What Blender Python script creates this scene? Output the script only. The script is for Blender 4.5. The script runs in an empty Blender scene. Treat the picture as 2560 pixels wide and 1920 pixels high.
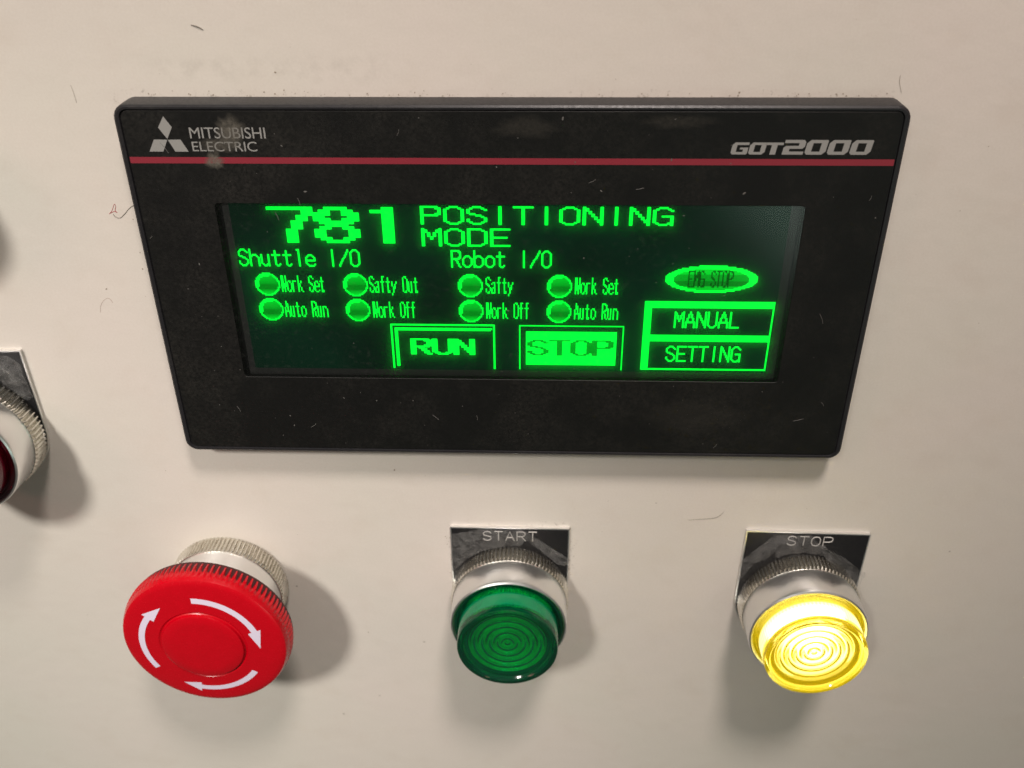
import bpy, bmesh, math, random
import numpy as np
from mathutils import Matrix, Vector

# ------------------------------------------------------------------ camera, light, exposure
S = bpy.context.scene
COL = S.collection
MM = 0.001
UP = Matrix.Rotation(math.pi / 2, 4, 'X')          # panel space (x right, y up, z out of the panel) -> world

cam = bpy.data.cameras.new('camera')
cam_o = bpy.data.objects.new('camera', cam)
COL.objects.link(cam_o)
w = Vector((5.19146008e-01, -3.43944685e-02, -2.84446890e-03))
Rc = Matrix.Rotation(w.length, 3, w.normalized())   # panel -> camera
Cm = Vector((6.7844, 74.4647, 164.9572 + 5.5)) * MM
cam_o.matrix_world = UP @ (Matrix.Translation(Cm) @ Rc.transposed().to_4x4())
cam.sensor_width = 36
cam.lens = 36 * 2242.49 / 2560
cam.clip_start = 0.005
cam.clip_end = 20
cam.dof.use_dof = True
cam.dof.focus_distance = 0.182
cam.dof.aperture_fstop = 22
S.camera = cam_o

S.view_settings.view_transform = 'Standard'
S.view_settings.look = 'None'
S.view_settings.exposure = 0
S.view_settings.gamma = 1
S.render.engine = 'CYCLES'
S.cycles.max_bounces = 14
S.cycles.transmission_bounces = 10
S.cycles.transparent_max_bounces = 12

world = bpy.data.worlds.new('World')
S.world = world
world.use_nodes = True
wn = world.node_tree
bg = wn.nodes['Background']
tc = wn.nodes.new('ShaderNodeTexCoord')
sx = wn.nodes.new('ShaderNodeSeparateXYZ')
ramp = wn.nodes.new('ShaderNodeValToRGB')           # dim room: darker floor, paler ceiling
mr = wn.nodes.new('ShaderNodeMapRange')
wn.links.new(tc.outputs['Generated'], sx.inputs[0])
wn.links.new(sx.outputs['Z'], mr.inputs[0])
mr.inputs[1].default_value = -1; mr.inputs[2].default_value = 1
wn.links.new(mr.outputs[0], ramp.inputs[0])
cr = ramp.color_ramp
cr.elements[0].position = 0.0; cr.elements[0].color = (0.16, 0.15, 0.13, 1)
cr.elements[1].position = 1.0; cr.elements[1].color = (0.42, 0.42, 0.38, 1)
e = cr.elements.new(0.5); e.color = (0.20, 0.19, 0.17, 1)
wn.links.new(ramp.outputs[0], bg.inputs[0])
bg.inputs[1].default_value = 0.54


def lamp(name, direction, target, dist, watts, size, color, kind='SPOT', angle=60, blend=1.0):
    """direction = (x, y, z) towards the lamp in panel space, target in mm on the panel"""
    L = bpy.data.lights.new(name, kind)
    L.energy = watts
    L.color = color
    if kind == 'SPOT':
        L.spot_size = math.radians(angle); L.spot_blend = blend; L.shadow_soft_size = size
    else:
        L.shape = 'RECTANGLE'; L.size = size[0]; L.size_y = size[1]
    o = bpy.data.objects.new(name, L)
    COL.objects.link(o)
    d = Vector(direction).normalized()
    t = Vector(target) * MM
    p = t + d * dist
    q = (-d).to_track_quat('-Z', 'Y').to_matrix().to_4x4()
    o.matrix_world = UP @ (Matrix.Translation(p) @ q)
    return o


# overhead lamp (shadow falls straight down), a second lamp up to the left, an unseen area light added lower right for the pale screen reflection
lamp('ceiling_lamp', (0.10, 1.75, 1.0), (68, 35, 0), 0.66, 23.5, 0.06, (1.0, 0.88, 0.82), 'SPOT', 42, 1.0)
lamp('side_lamp', (-0.37, 0.84, 1.0), (-160, -85, 0), 1.3, 72.0, 0.085, (1.0, 0.95, 0.89), 'SPOT', 22, 1.0)
lamp('screen_reflection_light', (0.37, -0.31, 1.0), (52, 14, 0), 1.0, 0.36, (0.20, 0.26), (0.78, 1.0, 0.86), 'AREA')
# unseen pink spots added on both sides to tint the upper corners
lamp('pink_tint_left', (-1.0, 0.5, 0.9), (-150, 70, 0), 0.6, 3.4, 0.12, (1.0, 0.42, 0.36), 'SPOT', 26, 1.0)
lamp('pink_tint_right', (1.0, 0.9, 0.9), (135, 95, 0), 0.6, 4.5, 0.12, (1.0, 0.42, 0.36), 'SPOT', 16, 1.0)


# ------------------------------------------------------------------ materials
def new_mat(name):
    m = bpy.data.materials.new(name); m.use_nodes = True
    nt = m.node_tree
    return m, nt, nt.nodes['Principled BSDF']


def princ(name, color, rough=0.5, metal=0.0, spec=0.5, **kw):
    m, nt, p = new_mat(name)
    p.inputs['Base Color'].default_value = (*color, 1)
    p.inputs['Roughness'].default_value = rough
    p.inputs['Metallic'].default_value = metal
    p.inputs['Specular IOR Level'].default_value = spec
    for k, v in kw.items():
        p.inputs[k.replace('_', ' ')].default_value = v
    return m


def N(nt, typ, **kw):
    n = nt.nodes.new(typ)
    for k, v in kw.items():
        setattr(n, k, v)
    return n


def obj_coord(nt, scale=1000.0):
    t = N(nt, 'ShaderNodeTexCoord'); mp = N(nt, 'ShaderNodeMapping')
    mp.inputs['Scale'].default_value = (scale,) * 3
    nt.links.new(t.outputs['Object'], mp.inputs[0])
    return mp.outputs[0]


def noise(nt, vec, scale, detail=3, rough=0.5):
    n = N(nt, 'ShaderNodeTexNoise')
    nt.links.new(vec, n.inputs['Vector'])
    n.inputs['Scale'].default_value = scale; n.inputs['Detail'].default_value = detail
    n.inputs['Roughness'].default_value = rough
    return n.outputs['Fac']


def maprange(nt, v, a, b, c=0.0, d=1.0):
    n = N(nt, 'ShaderNodeMapRange')
    nt.links.new(v, n.inputs[0])
    for i, x in enumerate((a, b, c, d)):
        n.inputs[i + 1].default_value = x
    return n.outputs[0]


def math_n(nt, op, a, b=None):
    n = N(nt, 'ShaderNodeMath', operation=op)
    for i, x in enumerate((a, b)):
        if x is None: continue
        if isinstance(x, (int, float)): n.inputs[i].default_value = x
        else: nt.links.new(x, n.inputs[i])
    return n.outputs[0]


def mix_col(nt, fac, a, b, mode='MIX'):
    n = N(nt, 'ShaderNodeMix', data_type='RGBA', blend_type=mode)
    if isinstance(fac, (int, float)): n.inputs[0].default_value = fac
    else: nt.links.new(fac, n.inputs[0])
    for i, x in ((6, a), (7, b)):
        if isinstance(x, tuple): n.inputs[i].default_value = (*x, 1)
        else: nt.links.new(x, n.inputs[i])
    return n.outputs[2]


def bump(nt, p, h, strength, dist):
    b = N(nt, 'ShaderNodeBump')
    b.inputs['Strength'].default_value = strength; b.inputs['Distance'].default_value = dist
    nt.links.new(h, b.inputs['Height']); nt.links.new(b.outputs[0], p.inputs['Normal'])


def mat_panel():
    m, nt, p = new_mat('cream_painted_steel')
    v = obj_coord(nt)
    sep = N(nt, 'ShaderNodeSeparateXYZ'); nt.links.new(v, sep.inputs[0])
    X, Y = sep.outputs[0], sep.outputs[1]
    big = noise(nt, v, 0.018, 3, 0.5)
    col = mix_col(nt, maprange(nt, big, 0.35, 0.65), (0.590, 0.545, 0.495), (0.572, 0.548, 0.486))
    blot = noise(nt, v, 0.09, 4, 0.6)
    col = mix_col(nt, maprange(nt, blot, 0.52, 0.75, 0, 0.22), col, (0.49, 0.43, 0.365))
    fine = noise(nt, v, 2.2, 2, 0.6)
    col = mix_col(nt, maprange(nt, fine, 0.3, 0.7, 0.0, 0.16), col, (0.42, 0.37, 0.30))
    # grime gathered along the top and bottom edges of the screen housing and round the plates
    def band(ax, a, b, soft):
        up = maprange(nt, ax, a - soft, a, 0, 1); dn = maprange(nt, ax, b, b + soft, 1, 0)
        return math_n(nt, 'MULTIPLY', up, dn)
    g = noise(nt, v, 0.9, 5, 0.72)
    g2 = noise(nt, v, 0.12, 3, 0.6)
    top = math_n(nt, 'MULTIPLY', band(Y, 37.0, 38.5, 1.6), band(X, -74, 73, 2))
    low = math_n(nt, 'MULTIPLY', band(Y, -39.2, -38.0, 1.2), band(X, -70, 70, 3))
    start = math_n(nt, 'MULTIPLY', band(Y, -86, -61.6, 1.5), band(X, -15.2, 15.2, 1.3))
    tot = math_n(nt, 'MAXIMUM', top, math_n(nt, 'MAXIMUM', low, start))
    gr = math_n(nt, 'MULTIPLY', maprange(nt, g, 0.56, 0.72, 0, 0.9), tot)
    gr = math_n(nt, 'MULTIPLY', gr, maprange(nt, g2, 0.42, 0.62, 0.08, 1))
    # broad pale-brown wipe mark above the left half of the screen housing
    wipe = math_n(nt, 'MULTIPLY', band(Y, 42.5, 44.0, 2.5), band(X, -62, -25, 9))
    wipe = math_n(nt, 'MULTIPLY', wipe, maprange(nt, noise(nt, v, 0.35, 5, 0.65), 0.45, 0.85, 0, 0.22))
    gr = math_n(nt, 'MAXIMUM', gr, wipe)
    # sparse specks
    vo = N(nt, 'ShaderNodeTexVoronoi'); nt.links.new(v, vo.inputs['Vector']); vo.inputs['Scale'].default_value = 0.085
    sp = maprange(nt, vo.outputs['Distance'], 0.012, 0.03, 0.75, 0)
    sp = math_n(nt, 'MULTIPLY', sp, maprange(nt, noise(nt, v, 0.05, 1), 0.5, 0.55))
    gr = math_n(nt, 'MAXIMUM', gr, sp)
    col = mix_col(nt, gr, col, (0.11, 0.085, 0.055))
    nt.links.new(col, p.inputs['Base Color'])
    nt.links.new(maprange(nt, blot, 0.3, 0.7, 0.36, 0.48), p.inputs['Roughness'])
    p.inputs['Specular IOR Level'].default_value = 0.45
    peel = math_n(nt, 'ADD', math_n(nt, 'MULTIPLY', noise(nt, v, 0.22, 2), 1.0), math_n(nt, 'MULTIPLY', fine, 0.05))
    bump(nt, p, peel, 0.35, 0.00025)
    return m


def mat_black(name, base, rough, dust=0.5, grain=True):
    m, nt, p = new_mat(name)
    v = obj_coord(nt)
    a = noise(nt, v, 0.06, 5, 0.65)
    b = noise(nt, v, 1.6, 4, 0.7)
    f = math_n(nt, 'MULTIPLY', maprange(nt, a, 0.42, 0.75), maprange(nt, b, 0.35, 0.75))
    col = mix_col(nt, math_n(nt, 'MULTIPLY', f, dust), base, (0.075, 0.070, 0.058))
    # fine lint and pale dots
    vo = N(nt, 'ShaderNodeTexVoronoi'); nt.links.new(v, vo.inputs['Vector']); vo.inputs['Scale'].default_value = 0.30
    sp = maprange(nt, vo.outputs['Distance'], 0.022, 0.05, 0.5, 0)
    sp = math_n(nt, 'MULTIPLY', sp, maprange(nt, noise(nt, v, 0.11, 2), 0.55, 0.62))
    col = mix_col(nt, math_n(nt, 'MULTIPLY', sp, dust * 1.6), col, (0.42, 0.40, 0.36))
    nt.links.new(col, p.inputs['Base Color'])
    nt.links.new(maprange(nt, b, 0.3, 0.7, rough - 0.06, rough + 0.08), p.inputs['Roughness'])
    p.inputs['Specular IOR Level'].default_value = 0.24
    if grain:
        bump(nt, p, noise(nt, v, 4.0, 2, 0.6), 0.5, 0.00004)
    return m


def mat_emit_attr(name, color, gain):
    """lit LCD dots: brightness of every dot comes from the picture on the display"""
    m, nt, p = new_mat(name)
    nt.nodes.remove(p)
    em = N(nt, 'ShaderNodeEmission')
    at = N(nt, 'ShaderNodeAttribute', attribute_name='level')
    nt.links.new(math_n(nt, 'MULTIPLY', at.outputs['Fac'], gain), em.inputs['Strength'])
    em.inputs['Color'].default_value = (*color, 1)
    nt.links.new(em.outputs[0], nt.nodes['Material Output'].inputs[0])
    return m


def mat_lcd():
    m, nt, p = new_mat('unlit_display')
    v = obj_coord(nt)
    n = noise(nt, v, 0.05, 2)
    p.inputs['Base Color'].default_value = (0.004, 0.009, 0.006, 1)
    p.inputs['Roughness'].default_value = 0.5
    p.inputs['Specular IOR Level'].default_value = 0.05
    p.inputs['Emission Color'].default_value = (0.0, 1.0, 0.42, 1)
    nt.links.new(maprange(nt, n, 0.35, 0.65, 0.008, 0.014), p.inputs['Emission Strength'])
    return m


def mat_window():
    """touch film over the display: mostly clear, slightly hazy, glossy front"""
    m, nt, p = new_mat('touch_film')
    nt.nodes.remove(p)
    out = nt.nodes['Material Output']
    tr = N(nt, 'ShaderNodeBsdfTransparent'); tr.inputs[0].default_value = (0.93, 0.94, 0.93, 1)
    tl = N(nt, 'ShaderNodeBsdfTranslucent'); tl.inputs[0].default_value = (0.9, 0.9, 0.9, 1)
    gl = N(nt, 'ShaderNodeBsdfGlossy'); gl.inputs['Roughness'].default_value = 0.16
    df = N(nt, 'ShaderNodeBsdfDiffuse'); df.inputs[0].default_value = (0.4, 0.4, 0.37, 1)
    m1 = N(nt, 'ShaderNodeMixShader'); m1.inputs[0].default_value = 0.17
    nt.links.new(tr.outputs[0], m1.inputs[1]); nt.links.new(tl.outputs[0], m1.inputs[2])
    v = obj_coord(nt)
    d = maprange(nt, noise(nt, v, 0.9, 5, 0.75), 0.55, 0.85, 0.0, 0.05)
    m0 = N(nt, 'ShaderNodeMixShader'); nt.links.new(d, m0.inputs[0])
    nt.links.new(m1.outputs[0], m0.inputs[1]); nt.links.new(df.outputs[0], m0.inputs[2])
    fr = N(nt, 'ShaderNodeFresnel'); fr.inputs[0].default_value = 1.45
    m2 = N(nt, 'ShaderNodeMixShader'); nt.links.new(fr.outputs[0], m2.inputs[0])
    nt.links.new(m0.outputs[0], m2.inputs[1]); nt.links.new(gl.outputs[0], m2.inputs[2])
    nt.links.new(m2.outputs[0], out.inputs[0])
    return m


def mat_metal(name, color, rough, dirt=0.0, relief=0.25):
    m, nt, p = new_mat(name)
    v = obj_coord(nt)
    n = noise(nt, v, 0.8, 4, 0.7)
    col = mix_col(nt, maprange(nt, n, 0.5, 0.75, 0, dirt), color, (0.22, 0.18, 0.12))
    nt.links.new(col, p.inputs['Base Color'])
    p.inputs['Metallic'].default_value = 1.0
    nt.links.new(maprange(nt, n, 0.3, 0.7, rough - 0.03, rough + 0.05), p.inputs['Roughness'])
    if relief: bump(nt, p, noise(nt, v, 3.0, 3, 0.7), relief, 0.00002)
    return m


def mat_red():
    m, nt, p = new_mat('red_plastic')
    v = obj_coord(nt)
    n = noise(nt, v, 0.5, 3, 0.6)
    col = mix_col(nt, maprange(nt, n, 0.3, 0.7, 0, 1), (0.44, 0.0, 0.006), (0.47, 0.0, 0.007))
    nt.links.new(col, p.inputs['Base Color'])
    nt.links.new(maprange(nt, noise(nt, v, 1.1, 4, 0.7), 0.3, 0.7, 0.20, 0.30), p.inputs['Roughness'])
    p.inputs['Specular IOR Level'].default_value = 0.42
    bump(nt, p, noise(nt, v, 5.0, 2), 0.3, 0.00003)
    return m


def mat_lens(name, color, body, side_body, clear=0.72, glow=None, side_glow=None, rough=0.09):
    """tinted plastic cap: clear front, cloudier finely ribbed side wall"""
    m, nt, p = new_mat(name)
    v = obj_coord(nt)
    sep = N(nt, 'ShaderNodeSeparateXYZ'); nt.links.new(v, sep.inputs[0])
    X, Y, Z = sep.outputs
    r = math_n(nt, 'SQRT', math_n(nt, 'ADD', math_n(nt, 'MULTIPLY', X, X), math_n(nt, 'MULTIPLY', Y, Y)))
    side = math_n(nt, 'MULTIPLY', math_n(nt, 'GREATER_THAN', r, 11.3), math_n(nt, 'LESS_THAN', r, 11.9))
    side = math_n(nt, 'MULTIPLY', side, math_n(nt, 'MULTIPLY', maprange(nt, Z, 14.1, 14.6), maprange(nt, Z, 18.1, 18.8, 1, 0)))
    p.inputs['Base Color'].default_value = (*color, 1)
    p.inputs['Roughness'].default_value = rough
    p.inputs['Transmission Weight'].default_value = 1.0
    p.inputs['IOR'].default_value = 1.46
    q = N(nt, 'ShaderNodeBsdfPrincipled')
    nt.links.new(mix_col(nt, side, body, side_body), q.inputs['Base Color']); q.inputs['Roughness'].default_value = 0.12
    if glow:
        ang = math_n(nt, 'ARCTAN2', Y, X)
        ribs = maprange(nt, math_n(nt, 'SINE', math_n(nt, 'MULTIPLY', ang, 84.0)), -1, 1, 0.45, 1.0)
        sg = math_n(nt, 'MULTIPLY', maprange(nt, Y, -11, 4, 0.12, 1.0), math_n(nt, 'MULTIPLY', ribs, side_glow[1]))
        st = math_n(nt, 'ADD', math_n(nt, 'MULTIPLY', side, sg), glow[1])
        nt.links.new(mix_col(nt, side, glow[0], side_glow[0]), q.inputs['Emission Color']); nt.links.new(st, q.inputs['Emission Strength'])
    mx = N(nt, 'ShaderNodeMixShader')
    nt.links.new(math_n(nt, 'SUBTRACT', clear, math_n(nt, 'MULTIPLY', side, clear * 0.62)), mx.inputs[0])
    nt.links.new(q.outputs[0], mx.inputs[1]); nt.links.new(p.outputs[0], mx.inputs[2])
    nt.links.new(mx.outputs[0], nt.nodes['Material Output'].inputs[0])
    return m


def mat_tape():
    m, nt, p = new_mat('clear_wrinkled_film')
    nt.nodes.remove(p)
    out = nt.nodes['Material Output']
    tr = N(nt, 'ShaderNodeBsdfTransparent')
    pr = N(nt, 'ShaderNodeBsdfPrincipled')
    pr.inputs['Base Color'].default_value = (0.26, 0.26, 0.25, 1); pr.inputs['Roughness'].default_value = 0.16
    v = obj_coord(nt)
    n = noise(nt, v, 0.5, 4, 0.7)
    bump(nt, pr, n, 1.0, 0.0008)
    mx = N(nt, 'ShaderNodeMixShader')
    nt.links.new(maprange(nt, n, 0.3, 0.75, 0.07, 0.40), mx.inputs[0])
    nt.links.new(tr.outputs[0], mx.inputs[1]); nt.links.new(pr.outputs[0], mx.inputs[2])
    nt.links.new(mx.outputs[0], out.inputs[0])
    return m


M = dict(
    panel=mat_panel(),
    film=mat_black('black_face_film', (0.0040, 0.0043, 0.0038), 0.50, 0.26),
    frame=mat_black('dark_grey_plastic', (0.013, 0.013, 0.0145), 0.38, 0.25),
    lcd=mat_lcd(), window=mat_window(),
    dots=mat_emit_attr('lit_green_dots', (0.0, 1.0, 0.035), 1.75),
    silver=princ('silver_print', (0.235, 0.235, 0.22), 0.45, 0.0),
    redline=princ('dark_red_print', (0.20, 0.014, 0.026), 0.5),
    alu=mat_metal('satin_aluminium', (0.84, 0.84, 0.83), 0.31, 0.0, 0.0),
    nickel=mat_metal('dirty_nickel', (0.68, 0.66, 0.60), 0.24, 0.6),
    red=mat_red(),
    arrow=princ('pale_lilac_print', (0.64, 0.58, 0.70), 0.5),
    groove=princ('dark_recess', (0.015, 0.015, 0.015), 0.6),
    black_plate=mat_black('black_anodised_plate', (0.010, 0.010, 0.011), 0.38, 0.25, False),
    engraved=princ('engraved_letters', (0.46, 0.45, 0.42), 0.45, 0.0),
    tape=mat_tape(),
    green_lens=mat_lens('green_translucent_plastic', (0.0, 0.90, 0.33), (0.0, 0.10, 0.05), (0.0, 0.21, 0.085), 0.76),
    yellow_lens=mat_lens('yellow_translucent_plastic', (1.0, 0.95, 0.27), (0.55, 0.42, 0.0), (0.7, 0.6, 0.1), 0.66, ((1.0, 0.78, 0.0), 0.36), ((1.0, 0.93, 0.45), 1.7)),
    darkred_lens=mat_lens('dark_red_translucent_plastic', (0.45, 0.0, 0.03), (0.12, 0.0, 0.01), (0.14, 0.0, 0.012)),
    green_core=princ('pale_green_diffuser', (0.20, 0.95, 0.40), 0.3),
    red_core=princ('dark_diffuser', (0.25, 0.08, 0.08), 0.4),
    pen=princ('red_pen_ink', (0.30, 0.05, 0.05), 0.7),
    dark_hair=princ('dark_hair', (0.10, 0.08, 0.06), 0.5),
    speck=princ('brown_specks', (0.26, 0.22, 0.17), 0.7),
    black_plastic=princ('black_plastic', (0.02, 0.02, 0.02), 0.45),
)


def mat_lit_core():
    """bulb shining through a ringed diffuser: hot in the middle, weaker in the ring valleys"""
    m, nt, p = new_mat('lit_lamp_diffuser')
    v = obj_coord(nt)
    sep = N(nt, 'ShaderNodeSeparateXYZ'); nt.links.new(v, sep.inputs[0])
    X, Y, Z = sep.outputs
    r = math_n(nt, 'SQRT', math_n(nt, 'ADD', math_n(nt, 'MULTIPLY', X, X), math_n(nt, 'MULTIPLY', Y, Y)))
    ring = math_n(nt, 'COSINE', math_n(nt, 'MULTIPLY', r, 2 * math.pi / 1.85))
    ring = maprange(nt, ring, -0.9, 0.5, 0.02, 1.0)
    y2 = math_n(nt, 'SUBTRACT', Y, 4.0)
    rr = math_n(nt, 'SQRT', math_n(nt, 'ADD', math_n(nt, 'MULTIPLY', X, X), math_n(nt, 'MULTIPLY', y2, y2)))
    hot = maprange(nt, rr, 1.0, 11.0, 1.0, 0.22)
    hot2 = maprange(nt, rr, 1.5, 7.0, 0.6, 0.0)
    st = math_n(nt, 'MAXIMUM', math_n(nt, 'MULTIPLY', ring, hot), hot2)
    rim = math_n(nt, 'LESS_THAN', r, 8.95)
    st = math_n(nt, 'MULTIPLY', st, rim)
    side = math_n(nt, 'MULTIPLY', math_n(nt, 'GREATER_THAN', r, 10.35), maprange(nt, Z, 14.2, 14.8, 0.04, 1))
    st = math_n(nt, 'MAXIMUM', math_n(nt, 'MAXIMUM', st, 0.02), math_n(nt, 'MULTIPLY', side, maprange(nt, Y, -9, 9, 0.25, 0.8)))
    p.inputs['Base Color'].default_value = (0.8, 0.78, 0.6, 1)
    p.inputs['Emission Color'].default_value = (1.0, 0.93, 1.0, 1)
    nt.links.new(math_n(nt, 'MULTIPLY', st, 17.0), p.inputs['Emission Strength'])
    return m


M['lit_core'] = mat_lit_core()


# ------------------------------------------------------------------ builders
def root(name, x, y, label, cat, group=None, rot=0.0):
    o = bpy.data.objects.new(name, None)
    COL.objects.link(o)
    o.empty_display_size = 0.005
    o.matrix_world = Matrix.Translation((x * MM, 0, y * MM)) @ UP @ Matrix.Rotation(rot, 4, 'Z')
    o['label'] = label; o['category'] = cat
    if group: o['group'] = group
    return o


def mesh_obj(name, verts, faces, mat, parent=None, smooth=False, label=None, levels=None, mats=None, fmat=None):
    me = bpy.data.meshes.new(name)
    me.from_pydata([(a * MM, b * MM, c * MM) for a, b, c in verts], [], faces)
    if mats:
        for mm in mats: me.materials.append(mm)
        me.polygons.foreach_set('material_index', fmat)
    else:
        me.materials.append(mat)
    if smooth:
        me.polygons.foreach_set('use_smooth', [True] * len(me.polygons))
        me.set_sharp_from_angle(angle=math.radians(32))
    if levels is not None:
        a = me.attributes.new('level', 'FLOAT', 'FACE')
        a.data.foreach_set('value', levels)
    me.update()
    o = bpy.data.objects.new(name, me)
    COL.objects.link(o)
    if parent: o.parent = parent
    if label: o['label'] = label
    return o


def revolve(profile, seg=128, knurl=None, closed=False, theta0=0.0):
    """profile: list of (r, z); knurl: {profile index: depth}, teeth count under 'n'"""
    V, Fc = [], []
    idx = []
    if knurl:
        nt_ = knurl['n']; seg = nt_ * 4
    for i, (r, z) in enumerate(profile):
        if r < 1e-6:
            idx.append([len(V)]); V.append((0, 0, z)); continue
        row = []
        for k in range(seg):
            a = 2 * math.pi * k / seg + theta0
            rr = r
            if knurl and i in knurl:
                rr = r - (0, .15, 1, .85)[k % 4] * knurl[i]
            row.append(len(V)); V.append((rr * math.cos(a), rr * math.sin(a), z))
        idx.append(row)
    pairs = list(zip(idx[:-1], idx[1:]))
    if closed: pairs.append((idx[-1], idx[0]))
    for A, B in pairs:
        for k in range(seg):
            k2 = (k + 1) % seg
            if len(A) == 1 and len(B) == 1: break
            if len(A) == 1: Fc.append((A[0], B[k], B[k2]))
            elif len(B) == 1: Fc.append((A[k], A[k2], B[0]))
            else: Fc.append((A[k], A[k2], B[k2], B[k]))
    # make every face point outwards: profiles run from the panel upwards and then inwards
    return V, Fc


def rrect(cx, cy, hw, hh, r, n=6):
    pts = []
    for sx_, sy_, a0 in ((1, 1, 0), (-1, 1, 90), (-1, -1, 180), (1, -1, 270)):
        for k in range(n + 1):
            a = math.radians(a0 + 90 * k / n)
            pts.append((cx + sx_ * (hw - r) + r * math.cos(a), cy + sy_ * (hh - r) + r * math.sin(a)))
    return pts


def loft(loops, cap_first=False, cap_last=False):
    V, Fc = [], []
    n = len(loops[0][0])
    for pts, z in loops:
        V += [(x, y, z) for x, y in pts]
    for i in range(len(loops) - 1):
        for k in range(n):
            k2 = (k + 1) % n
            Fc.append((i * n + k, i * n + k2, (i + 1) * n + k2, (i + 1) * n + k))
    if cap_first: Fc.append(tuple(range(n))[::-1])
    if cap_last: Fc.append(tuple(range((len(loops) - 1) * n, len(loops) * n)))
    return V, Fc


def ribbon_prism(poly, z0, z1):
    """extruded polygon (convex or simple)"""
    n = len(poly)
    V = [(x, y, z0) for x, y in poly] + [(x, y, z1) for x, y in poly]
    F_ = [tuple(range(n, 2 * n)), tuple(range(n))[::-1]]
    for k in range(n):
        k2 = (k + 1) % n
        F_.append((k, k2, n + k2, n + k))
    return V, F_


def tube(path, r, sides=6, taper=None):
    V, Fc = [], []
    P = [Vector(p) for p in path]
    for i, p in enumerate(P):
        t = (P[min(i + 1, len(P) - 1)] - P[max(i - 1, 0)]).normalized()
        a = t.cross(Vector((0, 0, 1)))
        if a.length < 1e-4: a = Vector((1, 0, 0))
        a.normalize(); b = t.cross(a).normalized()
        rr = r * (taper(i / (len(P) - 1)) if taper else 1)
        for k in range(sides):
            an = 2 * math.pi * k / sides
            V.append(tuple(p + a * rr * math.cos(an) + b * rr * math.sin(an)))
    for i in range(len(P) - 1):
        for k in range(sides):
            k2 = (k + 1) % sides
            Fc.append((i * sides + k, i * sides + k2, (i + 1) * sides + k2, (i + 1) * sides + k))
    Fc.append(tuple(range(sides))[::-1]); Fc.append(tuple(range((len(P) - 1) * sides, len(P) * sides)))
    return V, Fc


def join(parts):
    V, Fc = [], []
    for v, f in parts:
        o = len(V); V += v; Fc += [tuple(i + o for i in q) for q in f]
    return V, Fc


def text_mesh(name, txt, x0, x1, y0, y1, z, mat, parent, spacing=1.0, embolden=0.0, ext=0.03):
    cu = bpy.data.curves.new(name, 'FONT')
    cu.body = txt; cu.size = 10; cu.space_character = spacing; cu.offset = embolden; cu.extrude = 0
    cu.resolution_u = 4
    o = bpy.data.objects.new(name + '_tmp', cu); COL.objects.link(o)
    dg = bpy.context.evaluated_depsgraph_get()
    me = bpy.data.meshes.new_from_object(o.evaluated_get(dg))
    bpy.data.objects.remove(o)
    v = np.array([c.co[:] for c in me.vertices])
    a, b = v[:, 0].min(), v[:, 0].max(); c, d = v[:, 1].min(), v[:, 1].max()
    for q in me.vertices:
        q.co = Vector(((x0 + (q.co.x - a) / (b - a) * (x1 - x0)) * MM, (y0 + (q.co.y - c) / (d - c) * (y1 - y0)) * MM, z * MM))
    me.materials.clear(); me.materials.append(mat)
    me.name = name
    ob = bpy.data.objects.new(name, me); COL.objects.link(ob); ob.parent = parent
    return ob


def outline_mesh(name, loops, z, mat, parent):
    """flat filled outline with holes"""
    cu = bpy.data.curves.new(name, 'CURVE'); cu.dimensions = '2D'; cu.fill_mode = 'BOTH'
    for L in loops:
        s = cu.splines.new('POLY'); s.points.add(len(L) - 1); s.use_cyclic_u = True
        for p, (x, y) in zip(s.points, L): p.co = (x, y, 0, 1)
    o = bpy.data.objects.new(name + '_tmp', cu); COL.objects.link(o)
    dg = bpy.context.evaluated_depsgraph_get()
    me = bpy.data.meshes.new_from_object(o.evaluated_get(dg))
    bpy.data.objects.remove(o)
    for q in me.vertices: q.co = Vector((q.co.x * MM, q.co.y * MM, z * MM))
    me.materials.clear(); me.materials.append(mat); me.name = name
    ob = bpy.data.objects.new(name, me); COL.objects.link(ob); ob.parent = parent
    return ob


# ------------------------------------------------------------------ the setting: painted steel panel
pan = bpy.data.objects.new('control_panel_wall', None)
V, Fc = loft([(rrect(0, 0, 420, 330, 4), -2.0), (rrect(0, 0, 420, 330, 4), -0.6), (rrect(0, 0, 419.4, 329.4, 3.6), 0)], True, True)
panel = mesh_obj('panel_wall', V, Fc, M['panel'])
panel.matrix_world = UP
panel['kind'] = 'structure'
bpy.data.objects.remove(pan)

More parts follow.
